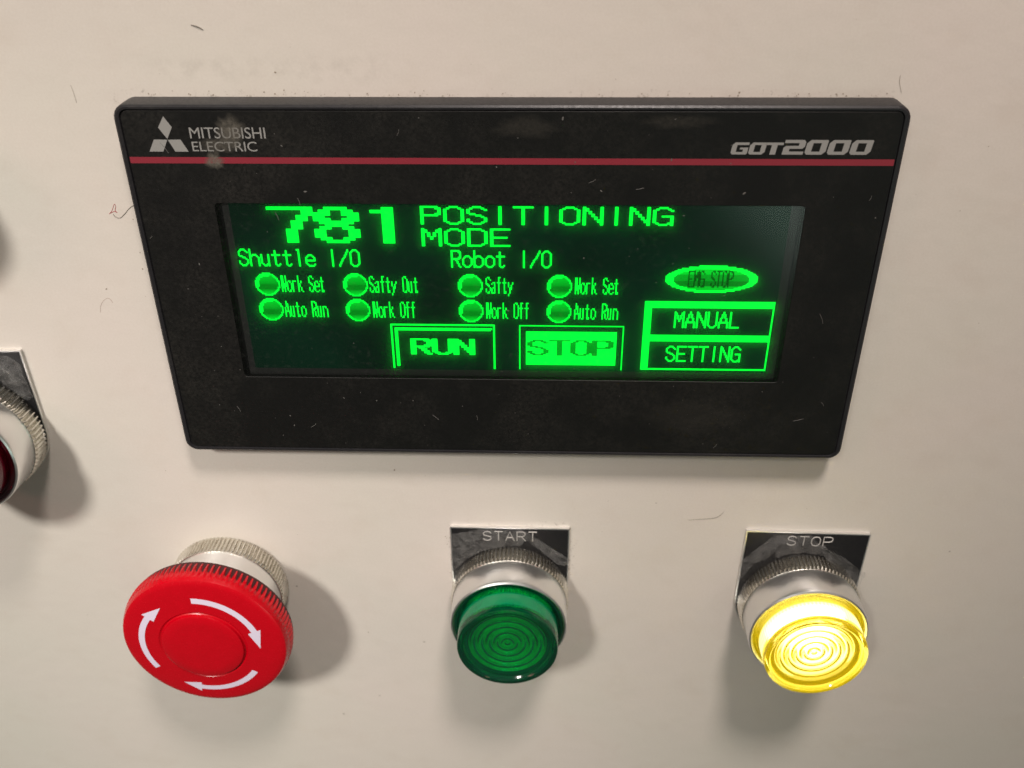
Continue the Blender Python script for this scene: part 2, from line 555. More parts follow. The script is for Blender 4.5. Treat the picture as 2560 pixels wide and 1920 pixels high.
# ------------------------------------------------------------------ operator display
hmi = root('operator_display', 0, 0, 'black operator touch display with green lit screen set in the cream panel', 'display panel')
V, Fc = loft([(rrect(0, 0.1, 72.55, 38.1, 2.6), 0), (rrect(0, 0, 72.5, 38.0, 2.6), 4.75), (rrect(0, 0, 72.38, 37.88, 2.5), 5.2),
              (rrect(0, 0, 72.0, 37.5, 2.2), 5.5), (rrect(0, 0, 71.35, 37.15, 1.6), 5.5), (rrect(0, 0, 71.2, 37.0, 1.5), 5.1),
              (rrect(0, 0, 60.0, 24.0, 1.0), 5.1), (rrect(0, 0, 60.0, 24.0, 1.0), 3.5)], False, True)
mesh_obj('housing', V, Fc, M['frame'], hmi, smooth=True)
wcx, wcy, whw, whh = -0.05, 0.26, 56.45, 19.18
V, Fc = loft([(rrect(0, 0, 71.05, 36.85, 1.4), 5.12), (rrect(0, 0, 71.05, 36.85, 1.4), 5.30), (rrect(0, 0, 70.98, 36.78, 1.35), 5.36),
              (rrect(wcx, wcy, whw, whh, 0.8), 5.36), (rrect(wcx, wcy, whw - 0.06, whh - 0.06, 0.8), 5.30), (rrect(wcx, wcy, whw - .3, whh - .15, 0.8), 4.0)])
mesh_obj('face_sheet', V, Fc, M['film'], hmi, smooth=True)
V, Fc = loft([(rrect(wcx, wcy, whw - 0.1, whh - 0.1, 0.7), 5.28), (rrect(wcx, wcy, whw - 0.1, whh - 0.1, 0.7), 5.29)], False, True)
mesh_obj('touch_film', V, Fc[-1:], M['window'], hmi)
V, Fc = ribbon_prism([(-71.0, 27.12), (71.0, 27.12), (71.0, 28.3), (-71.0, 28.3)], 5.34, 5.385)
mesh_obj('red_stripe', V, Fc, M['redline'], hmi)
for poly in ([(-63.10, 35.85), (-64.42, 33.78), (-63.12, 31.70), (-61.86, 33.85)],
             [(-65.68, 31.58), (-66.95, 29.34), (-64.33, 29.34), (-63.16, 31.54)],
             [(-60.66, 31.58), (-63.05, 31.54), (-62.05, 29.34), (-59.55, 29.34)]):
    V, Fc = ribbon_prism(poly, 5.34, 5.385)
    mesh_obj('emblem_diamond', V, Fc, M['silver'], hmi)
text_mesh('maker_lettering', 'MITSUBISHI', -58.75, -44.6, 31.8, 33.85, 5.385, M['silver'], hmi, 0.97, 0.0)
text_mesh('maker_lettering', 'ELECTRIC', -58.70, -46.5, 29.40, 31.22, 5.385, M['silver'], hmi, 0.97, 0.0)


def sq_glyph(ch, w, h):
    """squared italic letter outlines in a w x h box"""
    t, tv = w * 0.30, h * 0.21
    c = h * 0.14
    o = [(c, 0), (w - c * 1.6, 0), (w, c * 1.6), (w, h - c * .4), (w - c * .4, h), (c * 1.6, h), (0, h - c * 1.6), (0, c)]
    if ch in '0O': return [o, [(t, tv), (t, h - tv), (w - t, h - tv), (w - t, tv)]]
    if ch == 'G': return [[(c, 0), (w - .2, 0), (w, .2), (w, h * .58), (w * .5, h * .58), (w * .5, h * .42), (w - t, h * .42), (w - t, tv), (t, tv), (t, h - tv), (w, h - tv), (w, h), (c * 1.5, h), (0, h - c * 1.5), (0, c)]]
    if ch == 'T': return [[(w * .33, 0), (w * .67, 0), (w * .67, h - tv), (w, h - tv), (w, h), (0, h), (0, h - tv), (w * .33, h - tv)]]
    if ch == '2':
        m0, m1 = h * .40, h * .60
        return [[(0, 0), (w, 0), (w, tv), (t, tv), (t, m0), (w - c, m0), (w, m0 + c), (w, h - c), (w - c, h), (0, h), (0, h - tv), (w - t, h - tv), (w - t, m1), (c, m1), (0, m1 - c)]]


sh = 0.16
for ch, x, w_, h_ in (('G', 41.0, 3.0, 2.2), ('O', 44.2, 2.95, 2.2), ('T', 47.1, 3.1, 2.2), ('2', 50.35, 3.8, 2.68), ('0', 54.4, 3.75, 2.68), ('0', 58.45, 3.75, 2.68), ('0', 62.5, 3.75, 2.68)):
    loops = [[(x + px + py * sh, 29.14 + py) for px, py in L] for L in sq_glyph(ch, w_, h_)]
    outline_mesh('series_letter', loops, 5.385, M['silver'], hmi)

def mat_smudge():
    m, nt, p = new_mat('dried_residue')
    v = obj_coord(nt)
    p.inputs['Base Color'].default_value = (0.13, 0.12, 0.095, 1); p.inputs['Roughness'].default_value = 0.7
    tr = N(nt, 'ShaderNodeBsdfTransparent'); mx = N(nt, 'ShaderNodeMixShader')
    at = N(nt, 'ShaderNodeAttribute', attribute_name='cover')
    nn = maprange(nt, noise(nt, v, 1.3, 5, 0.7), 0.30, 0.65, 0.25, 1.0)
    nt.links.new(math_n(nt, 'MULTIPLY', at.outputs['Fac'], nn), mx.inputs[0])
    nt.links.new(tr.outputs[0], mx.inputs[1]); nt.links.new(p.outputs[0], mx.inputs[2])
    nt.links.new(mx.outputs[0], nt.nodes['Material Output'].inputs[0])
    return m


M['smudge'] = mat_smudge()
for cx_, cy_, rx, ry, sd, cov in ((-51.0, 33.2, 3.0, 3.2, 1, .75), (-55.0, 27.6, 1.9, 1.9, 2, .95), (-53.2, 30.6, 4.6, 1.6, 3, .5), (3.5, 34.0, 7.0, 2.2, 4, .15), (31, 35.0, 8, 1.4, 5, .14), (40.0, -27.5, 12.0, 5.0, 6, .08)):
    rnd = random.Random(sd)
    ring1, ring2 = [], []
    for k in range(28):
        a = 2 * math.pi * k / 28; j = 1 + rnd.uniform(-.18, .18)
        ring1.append((cx_ + rx * .5 * j * math.cos(a), cy_ + ry * .5 * j * math.sin(a), 5.40)); ring2.append((cx_ + rx * j * math.cos(a), cy_ + ry * j * math.sin(a), 5.398))
    V = [(cx_, cy_, 5.40)] + ring1 + ring2
    Fc = [(0, 1 + k, 1 + (k + 1) % 28) for k in range(28)] + [(1 + k, 29 + k, 29 + (k + 1) % 28, 1 + (k + 1) % 28) for k in range(28)]
    o = mesh_obj('smudge', V, Fc, M['smudge'], hmi)
    a = o.data.attributes.new('cover', 'FLOAT', 'POINT')
    a.data.foreach_set('value', [cov] + [cov * .8] * 28 + [0.0] * 28)
rnd = random.Random(21)
parts = []
for _ in range(80):
    x, y = rnd.uniform(-70, 70), rnd.uniform(-36, 36)
    r = rnd.choice((.06, .08, .10, .14)) * rnd.uniform(.6, 1.2); a0 = rnd.uniform(0, 6); el = rnd.choice((1, 1, 2.2))
    poly = [(x + r * el * math.cos(a0) * math.cos(k * 1.05) - r * math.sin(a0) * math.sin(k * 1.05), y + r * el * math.sin(a0) * math.cos(k * 1.05) + r * math.cos(a0) * math.sin(k * 1.05)) for k in range(6)]
    parts.append(ribbon_prism(poly, 5.362, 5.42))
for x, y, L_, a0 in ((-44.6, 16.8, 1.6, 1.9), (-70.2, 12.4, .8, .8), (-59, -27, 1.6, 2.0), (-43, -31, 1.6, .7), (-16, -28.5, 1.8, 2.4), (-7, -28.5, 1.2, 1.7), (62, -28, 2.2, .3), (66.5, -24, 1.1, 2.2), (45, -35, 1.2, 1.0), (63, -4, 2.4, 2.0), (68, 21, 1.0, 1.3), (-40, 19.8, 1.4, 1.8), (16, 24, 1.5, .5), (-64, 30, 2.3, 2.1), (-20, 33, 1.2, 1.2), (25, 22.6, 1.5, .2)):
    dx, dy = math.cos(a0) * L_ / 2, math.sin(a0) * L_ / 2
    parts.append(tube([(x - dx, y - dy, 5.37), (x + .12, y, 5.38), (x + dx, y + dy, 5.37)], .045, 4))
V, Fc = join(parts)
o = mesh_obj('dust_and_scratches', V, Fc, princ('pale_dust', (0.10, 0.097, 0.088), 0.7), hmi); o['kind'] = 'stuff'

# ---- the display picture, on its own grid of 384 x 128 dots
GX, GY, GP, GZ = -53.87, 18.916, 0.2802, 4.25
V = [(GX - 1.6, GY + .35, GZ - .06), (GX + 384 * GP + 1.9, GY + .35, GZ - .06), (GX + 384 * GP + 1.9, GY - 128 * GP - 2.4, GZ - .06), (GX - 1.6, GY - 128 * GP - 2.4, GZ - .06)]
mesh_obj('display_frame', V, [(3, 2, 1, 0)], princ('display_surround', (0.022, 0.021, 0.021), 0.5), hmi)
V = [(GX - .3, GY + .1, GZ - .03), (GX + 384 * GP + .3, GY + .1, GZ - .03), (GX + 384 * GP + .3, GY - 128 * GP - .3, GZ - .03), (GX - .3, GY - 128 * GP - .3, GZ - .03)]
lcd = mesh_obj('display', V, [(3, 2, 1, 0)], M['lcd'], hmi)

FONT = {
 'P': '######.|#....##|#.....#|#.....#|#.....#|#....##|######.|#......|#......|#......|#......|#......|#......',
 'O': '..###..|.#...#.|#.....#|#.....#|#.....#|#.....#|#.....#|#.....#|#.....#|#.....#|#.....#|.#...#.|..###..',
 'S': '..###..|.#...#.|#.....#|#......|#......|.##....|...##..|.....#.|......#|#.....#|#.....#|.#...#.|..###..',
 'I': '|'.join(['...#...'] * 13),
 'T': '#######|' + '|'.join(['...#...'] * 12),
 'N': '#.....#|##....#|##....#|#.#...#|#.#...#|#..#..#|#..#..#|#...#.#|#...#.#|#....##|#....##|#.....#|#.....#',
 'G': '..###..|.#...#.|#.....#|#......|#......|#......|#..####|#.....#|#.....#|#.....#|#.....#|.#...##|..###.#',
 'M': '#.....#|##...##|##...##|#.#.#.#|#.#.#.#|#.#.#.#|#..#..#|#..#..#|#.....#|#.....#|#.....#|#.....#|#.....#',
 'D': '#####..|#....#.|#.....#|#.....#|#.....#|#.....#|#.....#|#.....#|#.....#|#.....#|#.....#|#....#.|#####..',
 'E': '#######|#......|#......|#......|#......|#......|######.|#......|#......|#......|#......|#......|#######',
 'R': '######.|#....##|#.....#|#.....#|#.....#|#....##|######.|#..#...|#...#..|#...#..|#....#.|#....#.|#.....#',
 'U': '|'.join(['#.....#'] * 11) + '|.#...#.|..###..',
 'A': '...#...|...#...|..#.#..|..#.#..|..#.#..|.#...#.|.#...#.|.#...#.|#######|#.....#|#.....#|#.....#|#.....#',
 'L': '|'.join(['#......'] * 12) + '|#######',
 'W': '#..#..#|#..#..#|#..#..#|#..#..#|#..#..#|#..#..#|#.#.#.#|#.#.#.#|#.#.#.#|.##.##.|.#...#.|.#...#.|.#...#.',
 '/': '......#|......#|.....#.|.....#.|....#..|....#..|...#...|..#....|..#....|.#.....|.#.....|#......|#......',
 'h': '#......|#......|#......|#......|#.###..|##...#.|#.....#|#.....#|#.....#|#.....#|#.....#|#.....#|#.....#',
 'u': '.......|.......|.......|.......|#....#.|#....#.|#....#.|#....#.|#....#.|#....#.|#....#.|.#..##.|..##.#.',
 't': '.......|..#....|..#....|..#....|######.|..#....|..#....|..#....|..#....|..#....|..#....|..#..#.|...##..',
 'l': '..##...|...#...|...#...|...#...|...#...|...#...|...#...|...#...|...#...|...#...|...#...|...#...|...#...',
 'e': '.......|.......|.......|.......|..###..|.#...#.|#.....#|#.....#|#######|#......|#......|.#....#|..####.',
 'o': '.......|.......|.......|.......|..###..|.#...#.|#.....#|#.....#|#.....#|#.....#|#.....#|.#...#.|..###..',
 'b': '#......|#......|#......|#......|#.###..|##...#.|#.....#|#.....#|#.....#|#.....#|#.....#|##...#.|#.###..',
 'k': '#......|#......|#......|#......|#....#.|#...#..|#..#...|#.#....|##.#...|#...#..|#...#..|#....#.|#.....#',
 'r': '.......|.......|.......|.......|#.####.|##.....|#......|#......|#......|#......|#......|#......|#......',
 'f': '...###.|..#....|..#....|..#....|######.|..#....|..#....|..#....|..#....|..#....|..#....|..#....|..#....',
 'y': '.......|.......|.......|.......|#.....#|#.....#|.#...#.|.#...#.|..#.#..|..#.#..|...#...|...#...|..#....|.#.....|#......',
 'a': '.......|.......|.......|.......|..###..|.#...#.|.....#.|.....#.|..####.|.#...#.|#....#.|#...##.|.###.#.',
 'n': '.......|.......|.......|.......|#.###..|##...#.|#.....#|#.....#|#.....#|#.....#|#.....#|#.....#|#.....#',
 'F': '#######|#......|#......|#......|#......|######.|#......|#......|#......|#......|#......|#......|#......',
}


def glyph(ch):
    g = np.zeros((16, 8), float)
    if ch == ' ': return g
    for r, row in enumerate(FONT[ch].split('|')):
        for c, q in enumerate(row):
            if q == '#': g[r, c] = 1
    return g


def stamp(img, txt, col, row, mode='full', bold=False, value=1.0, lowpitch=None):
    for i, ch in enumerate(txt):
        g = glyph(ch)
        if bold:
            g2 = g.copy(); g2[:, 1:] = np.maximum(g2[:, 1:], g[:, :-1]); g = g2
        if mode == 'double': g = np.repeat(g, 2, axis=1)
        if mode == 'half': g = np.maximum(g[:, 0::2], g[:, 1::2])
        hh, ww = g.shape
        c0 = col + i * ww
        sub = img[row:row + hh, c0:c0 + ww]
        g = g[:sub.shape[0], :sub.shape[1]]
        sub[g > 0] = value


def dots_obj(name, img, parent, label=None, spread=True, dz=0.0):
    """merge equal dots into rectangles"""
    img = np.round(img, 2)
    U = 4                                                        # quarter-dot grid: a lit dot spreads a quarter dot over its dark neighbours
    img = np.repeat(np.repeat(img, U, 0), U, 1)
    on = img >= 0.99
    sp = on.copy()
    if spread:
      sp[1:] |= on[:-1]; sp[:-1] |= on[1:]; sp[:, 1:] |= on[:, :-1]; sp[:, :-1] |= on[:, 1:]
    img = np.where(sp, 1.0, img)
    used = np.zeros(img.shape, bool)
    V, Fc, L = [], [], []
    H_, W_ = img.shape
    gp = GP / U
    ys, xs = np.nonzero(img)
    for y, x in zip(ys.tolist(), xs.tolist()):
        if used[y, x]: continue
        val = img[y, x]
        row, ur = img[y], used[y]
        x2 = x
        while x2 + 1 < W_ and row[x2 + 1] == val and not ur[x2 + 1]: x2 += 1
        y2 = y
        while y2 + 1 < H_ and (img[y2 + 1, x:x2 + 1] == val).all() and not used[y2 + 1, x:x2 + 1].any(): y2 += 1
        used[y:y2 + 1, x:x2 + 1] = True
        a, b = GX + x * gp, GX + (x2 + 1) * gp
        t, u = GY - y * gp, GY - (y2 + 1) * gp
        o = len(V)
        V += [(a, u, GZ + dz), (b, u, GZ + dz), (b, t, GZ + dz), (a, t, GZ + dz)]
        Fc.append((o, o + 1, o + 2, o + 3)); L.append(float(val))
    return mesh_obj(name, V, Fc, M['dots'], parent, levels=L, label=label)


def blank(): return np.zeros((128, 384))


# 781
im = blank()
SEVEN = ['XXXXXXXX', '......XX', '......XX', '.....XX.', '.....XX.', '....XX..', '....XX..', '....XX..', '...XX...', '...XX...', '...XX...', '...XX...', '...XX...']
SEVEN = ['XXXXXXXX', '......XX', '......XX', '.....XX.', '.....XX.', '....XX..', '....XX..', '....XX..', '...XX...', '...XX...', '...XX...', '...XX...', '...XX...']
EIGHT = ['..XXXX..', '.XX..XX.', 'XXX..XXX', 'XX....XX', 'XXX..XXX', '.XXXXXX.', '..XXXX..', '.XX..XX.', 'XX....XX', 'XX....XX', 'XX....XX', '.XX..XX.', '..XXXX..']
ONE = ['..XXX...', 'XXXXX...'.replace('XXXXX', 'XXXXX')] + ['...XX...'] * 11
ONE = ['...XX...', '.XXXX...'] + ['...XX...'] * 11
for g, c0, in ((SEVEN, 25), (EIGHT, 57), (ONE, 93)):
    for r, row in enumerate(g):
        for c, q in enumerate(row):
            if q == 'X': im[2 + 2 * r:4 + 2 * r, c0 + 4 * c:c0 + 4 * c + 4] = 1
dots_obj('number_readout', im, lcd)
im = blank()
stamp(im, 'POSITIONING', 132, 1, 'double'); stamp(im, 'MODE', 132, 17, 'double')
dots_obj('mode_title', im, lcd)
im = blank(); stamp(im, 'Shuttle I/O', 0, 33); dots_obj('section_heading', im, lcd)
im = blank(); stamp(im, 'Robot I/O', 152, 33); dots_obj('section_heading', im, lcd)


def lamp_dots(cx, cy):
    im = blank()
    for r in range(cy - 9, cy + 10):
        for c in range(cx - 9, cx + 10):
            dx, dy = (c + .5 - cx) / 8.9, (r + .5 - cy) / 8.9
            d = math.hypot(dx, dy)
            if d > 1: continue
            ring = d > 0.86 or (d > 0.72 and dx + dy < -0.55)
            if ring: im[r, c] = 1.0
            elif dy < 0.05: im[r, c] = 0.38 - 0.24 * (dy + 0.8)
            elif dy < 0.42: im[r, c] = 0.13
            else: im[r, c] = 0.16 + 0.75 * (dy - 0.42)
    return im


caps = [(18, 60, 'Work Set', 28, 53), (82, 60, 'Safty Out', 92, 53), (18, 80, 'Auto Run', 28, 73), (82, 80, 'Work Off', 93, 73),
        (165, 60, 'Safty', 176, 53), (229, 60, 'Work Set', 240, 53), (165, 80, 'Work Off', 176, 73), (229, 80, 'Auto Run', 240, 73)]
for cx, cy, t, tx, ty in caps:
    dots_obj('indicator', lamp_dots(cx, cy), lcd, None, False)
    im = blank(); stamp(im, t, tx, ty, 'half'); dots_obj('indicator_caption', im, lcd, None, False)

im = blank()
im[91, 105:182] = 1; im[91:128, 105] = 1; im[91:128, 181] = 1
im[94:96, 108:179] = 1; im[94:126, 108:110] = 1; im[94, 179] = 1
stamp(im, 'RUN', 119, 103, 'double', True)
dots_obj('run_key', im, lcd)
im = blank()
im[91, 200:277] = 1; im[91:128, 200] = 1; im[91:128, 276] = 1
im[96:124, 205:272] = 1.0
stamp(im, 'STOP', 206, 103, 'double', True, 0.16)
dots_obj('stop_key', im, lcd, None, False)
im = blank()
im[71:76, 291:384] = 1; im[71:127, 291:296] = 1; im[98:103, 291:384] = 1; im[126, 291:384] = 1; im[71:127, 383] = 1
for t, c, r in (('MANUAL', 313, 79),):
    stamp(im, t, c, r)
im2 = im.copy(); im2[98:] = 0
dots_obj('manual_key', im2, lcd)
im3 = im.copy(); im3[:98] = 0
stamp(im3, 'SETTING', 309, 107)
dots_obj('setting_key', im3, lcd)
im = blank()
for r in range(42, 66):
    for c in range(302, 372):
        dx, dy = (c + .5 - 336.6) / 32.8, (r + .5 - 53.6) / 10.6
        d = math.hypot(dx, dy)
        if d > 1: continue
        ex, ey = (c + .5 - 336.6) / 26.8, (r + .5 - 53.9) / 8.3
        d2 = math.hypot(ex, ey)
        if d2 > 1: im[r, c] = 1
        elif dy < -0.35: im[r, c] = 0.42
        elif dy > 0.5: im[r, c] = 0.36
        else: im[r, c] = 0.22 if dy < 0.1 else 0.12
stamp(im, 'EMG', 320, 47, 'half', False, 0.03); stamp(im, 'STOP', 336, 47, 'half', False, 0.03)
dots_obj('emergency_indicator', im, lcd, None, False)


# ------------------------------------------------------------------ push buttons
def nut_mesh(parent, mat_k, mat_s, n=92):
    V, Fc = revolve([(13.0, 1.0), (14.0, 1.0), (14.55, 1.5), (14.50, 5.2), (14.15, 6.0), (13.2, 6.1)], knurl={'n': n, 1: .05, 2: .62, 3: .62, 4: .12})
    a = mesh_obj('knurled_nut', V, Fc, mat_k, parent, smooth=False)
    V, Fc = revolve([(13.5, 5.0), (13.98, 6.0), (13.98, 12.7), (13.80, 13.25), (13.45, 13.5), (13.05, 13.2), (12.9, 12.2)], 160)
    b = mesh_obj('bezel_ring', V, Fc, mat_s, parent, smooth=True)
    return a, b


def plate(parent, top, sign, hw=14.35, cx=0.0, rot=0.0):
    """legend plate: black face on a thin silver sheet, straight top, round foot behind the nut"""
    pts = [(-hw, top), (hw, top)][::-1]
    arc = [(hw * math.cos(a), -0.0 + hw * math.sin(a)) for a in np.linspace(math.pi, 2 * math.pi, 32)]
    poly = [(hw, top), (-hw, top)] + arc
    poly = [(x + cx, y) for x, y in poly]
    V, Fc = ribbon_prism(poly, 0.02, 0.85)
    mesh_obj('legend_plate', V, Fc, M['alu'], parent)
    s = (hw - 0.28) / hw
    poly2 = [((x - cx) * s + cx, (y * s if y < top - 1 else y - 0.28)) for x, y in poly]
    V, Fc = ribbon_prism(poly2, 0.84, 0.95)
    return mesh_obj('legend_face', V, Fc, M['black_plate'], parent)


STROKES = {
 'S': [[(.95, .8), (.8, .95), (.5, 1), (.2, .95), (.04, .78), (.12, .6), (.5, .5), (.88, .4), (.98, .22), (.8, .05), (.5, 0), (.2, .05), (.03, .2)]],
 'T': [[(0, 1), (1, 1)], [(.5, 1), (.5, 0)]],
 'A': [[(0, 0), (.5, 1), (1, 0)], [(.2, .36), (.8, .36)]],
 'R': [[(0, 0), (0, 1), (.65, 1), (.92, .9), (.95, .72), (.85, .55), (.6, .48), (0, .48)], [(.5, .48), (1, 0)]],
 'O': [[(.5, 0), (.2, .06), (.02, .3), (.02, .7), (.2, .94), (.5, 1), (.8, .94), (.98, .7), (.98, .3), (.8, .06), (.5, 0)]],
 'P': [[(0, 0), (0, 1), (.7, 1), (.95, .9), (1, .73), (.9, .55), (.65, .46), (0, .46)]],
}


def engraved(parent, txt, x0, x1, y0, y1, z):
    n = len(txt); gap = 0.34
    w_ = (x1 - x0) / (n + (n - 1) * gap)
    for i, ch in enumerate(txt):
        xx = x0 + i * w_ * (1 + gap)
        parts = [tube([(xx + a * w_, y0 + b * (y1 - y0), z) for a, b in st], 0.13, 6) for st in STROKES[ch]]
        V, Fc = join(parts)
        mesh_obj('letter', V, Fc, M['engraved'], parent)


def lens_meshes(parent, mat_lens_, mat_core, ring_mat, h=20.4, r=11.8, name='lens_cap', core_name='diffuser'):
    # closed solid of revolution: flange, side, rim, dished front; then the inside back down
    out = [(12.95, 12.2), (12.95, 13.0), (12.3, 13.05), (12.1, 12.6), (r, 12.6), (r, h - 0.5), (r - 0.15, h - 0.12), (r - 0.5, h), (r - 1.15, h - 0.05),
           (r - 1.5, h - 0.5), (r - 1.9, h - 0.85)]
    face = []
    R0 = r - 1.9
    nr = 30
    for i in range(1, nr + 1):
        rr = R0 * (1 - i / nr)
        face.append((rr, h - 0.85 - 0.35 * (1 - (rr / R0) ** 2)))
    inner = []
    for i in range(0, 61):
        rr = (R0 - 0.2) * i / 60
        inner.append((rr, h - 2.2 + 0.24 * math.cos(rr / 1.85 * 2 * math.pi)))
    inner += [(R0 + 0.5, h - 1.95), (r - 0.8, h - 1.9), (r - 0.75, 12.0), (12.0, 11.8)]
    prof = out + face[:-1] + [(0, face[-1][1])]
    V1, F1 = revolve(prof, 144)
    V2, F2 = revolve([(max(a, 0), b) for a, b in inner], 144)
    F2 = [f for f in F2]
    V, Fc = join([(V1, F1), (V2, F2)])
    # close the bottom rim between the two shells
    bm = bmesh.new()
    vs = [bm.verts.new((a * MM, b * MM, c * MM)) for a, b, c in V]
    bm.verts.ensure_lookup_table()
    for f in Fc:
        try: bm.faces.new([vs[i] for i in f])
        except ValueError: pass
    nv1 = len(V1)
    seg = 144
    last = len(V) - seg
    for k in range(seg):
        k2 = (k + 1) % seg
        try: bm.faces.new((vs[k], vs[k2], vs[last + k2], vs[last + k]))
        except ValueError: pass
    bmesh.ops.recalc_face_normals(bm, faces=bm.faces)
    me = bpy.data.meshes.new(name); bm.to_mesh(me); bm.free()
    me.polygons.foreach_set('use_smooth', [True] * len(me.polygons)); me.set_sharp_from_angle(angle=math.radians(35))
    me.materials.append(mat_lens_)
    o = bpy.data.objects.new(name, me); COL.objects.link(o); o.parent = parent
    # diffuser core inside: ribbed side, stepped rings on its front
    cr_ = r - 0.92
    prof = [(cr_, 11.0), (cr_, h - 2.25), (cr_ - 0.9, h - 2.25), (9.2, h - 3.1), (8.8, h - 3.4)]
    kn = {'n': 84, 0: .28, 1: .28, 2: .1}
    for i in range(0, 50):
        rr = 8.6 * (1 - i / 50)
        prof.append((rr, h - 3.35 + 0.40 * math.cos(rr / 1.85 * 2 * math.pi)))
    prof.append((0, h - 2.95))
    V, Fc = revolve(prof, 4, kn)
    core = mesh_obj(core_name, V, Fc, mat_core, parent, smooth=True)
    V, Fc = revolve([(10.85, h - 2.22), (10.85, h - 2.12), (9.15, h - 2.12), (9.15, h - 2.22)], 96)
    mesh_obj('shade_ring', V, Fc, ring_mat, parent)  # ring added over the diffuser edge to darken the outer lens front
    V, Fc = revolve([(12.9, 12.1), (12.9, 10.5), (9.0, 10.5), (0, 10.5)], 64)
    mesh_obj('button_seat', V, Fc, M['groove'], parent)
    return o, core


def film_piece(parent, poly, name='torn_film', z=1.12, amp=0.35, seed=1, fold=None, label=None):
    """thin crinkled clear sheet, coordinates in panel mm"""
    off = Vector((parent.location.x, parent.location.z)) / MM
    rnd = random.Random(seed)
    bm = bmesh.new()
    f = bm.faces.new([bm.verts.new((x - off.x, y - off.y, z)) for x, y in poly])
    bmesh.ops.triangulate(bm, faces=[f])
    bmesh.ops.subdivide_edges(bm, edges=bm.edges[:], cuts=3, use_grid_fill=True)
    ph = [rnd.uniform(0, 6) for _ in range(6)]
    for v in bm.verts:
        x, y = v.co.x, v.co.y
        h = math.sin(x * 1.1 + ph[0]) * math.sin(y * 1.4 + ph[1]) + 0.6 * math.sin(x * 2.3 + y * 1.9 + ph[2]) + 0.5 * rnd.uniform(-1, 1)
        v.co.z += amp * max(0, h * 0.5 + 0.4)
        if fold: v.co.z += fold
    for v in bm.verts: v.co *= MM
    me = bpy.data.meshes.new(name); bm.to_mesh(me); bm.free()
    me.materials.append(M['tape'])
    o = bpy.data.objects.new(name, me); COL.objects.link(o); o.parent = parent
    if label: o['label'] = label
    return o


# START
gb = root('push_button', -0.3, -82.1, 'green unlit push button under the START plate', 'push button', 'metal-ringed panel push buttons')
plate(gb, 19.75, 'START', cx=0.0)
engraved(gb, 'START', -6.45, 6.55, 16.0, 18.75, 0.98)
nut_mesh(gb, M['nickel'], M['alu'])
lens_meshes(gb, M['green_lens'], M['green_core'], princ('shade_ring_green', (0.0, 0.07, 0.035), 0.4))
film_piece(gb, [(-14.6, -64.2), (-12.2, -63.7), (-10.9, -63.5), (-9.3, -62.8), (-8.1, -62.4), (-5.2, -62.35), (-2.3, -62.7), (0, -63.5), (2.3, -62.4), (3.9, -65.0), (2.3, -67.3), (-2, -67.6), (-6.5, -69.0), (-10.1, -71.2), (-12.5, -73.6), (-14.3, -76.3)], seed=3)
film_piece(gb, [(2.1, -62.1), (3.2, -62.6), (13.9, -70.9), (14.15, -72.2), (13.2, -73.3), (11.3, -72.4), (8.1, -69.4), (4.0, -65.6)], seed=8, fold=0.3, amp=0.6)
# STOP
yb = root('push_button', 70.8, -83.06, 'glowing yellow push button under the STOP plate', 'push button', 'metal-ringed panel push buttons', rot=math.radians(-1.0))
plate(yb, 20.75, 'STOP', hw=14.6, cx=-0.4)
engraved(yb, 'STOP', -5.1, 5.6, 17.0, 19.7, 0.98)
nut_mesh(yb, M['nickel'], M['alu'])
lens_meshes(yb, M['yellow_lens'], M['lit_core'], princ('shade_ring_amber', (0.45, 0.30, 0.0), 0.4))
film_piece(yb, [(55.8, -71.1), (62.4, -62.6), (62.7, -63.0), (63.4, -67.6), (62.1, -69.8), (58.8, -72.0), (56.6, -76.2), (55.7, -77.2)], seed=5)
film_piece(yb, [(62.7, -62.8), (66.2, -62.9), (70.8, -62.6), (73.4, -65.5), (74.9, -68.9), (70.3, -68.0), (66.5, -68.6), (63.6, -70.0)], seed=6)
film_piece(yb, [(73.1, -64.8), (74.1, -65.0), (78.1, -67.5), (85.6, -73.0), (85.4, -75.4), (84.6, -77.2), (82.3, -75.0), (77.4, -71.2), (74.5, -67.9)], seed=9, fold=0.7, amp=0.8)
# dark red one cut by the left edge of the picture, and the one above it that only throws its shadow into view
rb = root('push_button', -120.9, -36.0, 'dark red unlit push button cut by the left edge of the photo', 'push button', 'metal-ringed panel push buttons', rot=math.radians(1.2))
plate(rb, 20.1, '', hw=14.5)
nut_mesh(rb, M['nickel'], M['alu'], 76)
lens_meshes(rb, M['darkred_lens'], M['red_core'], M['groove'])

film_piece(rb, [(-116, -17.2), (-111.2, -16.9), (-109.6, -16.9), (-107.9, -17.6), (-107.1, -19.0), (-107.0, -22.1), (-106.5, -27.3), (-108.2, -28.3), (-109.9, -27.4), (-113.0, -23.0), (-117, -20.8)], seed=11)
ub = root('push_button', -122.4, 25.0, 'unlit push button just past the left edge whose shadow reaches the photo', 'push button', 'metal-ringed panel push buttons')
nut_mesh(ub, M['nickel'], M['alu'])
lens_meshes(ub, M['darkred_lens'], M['red_core'], M['groove'])

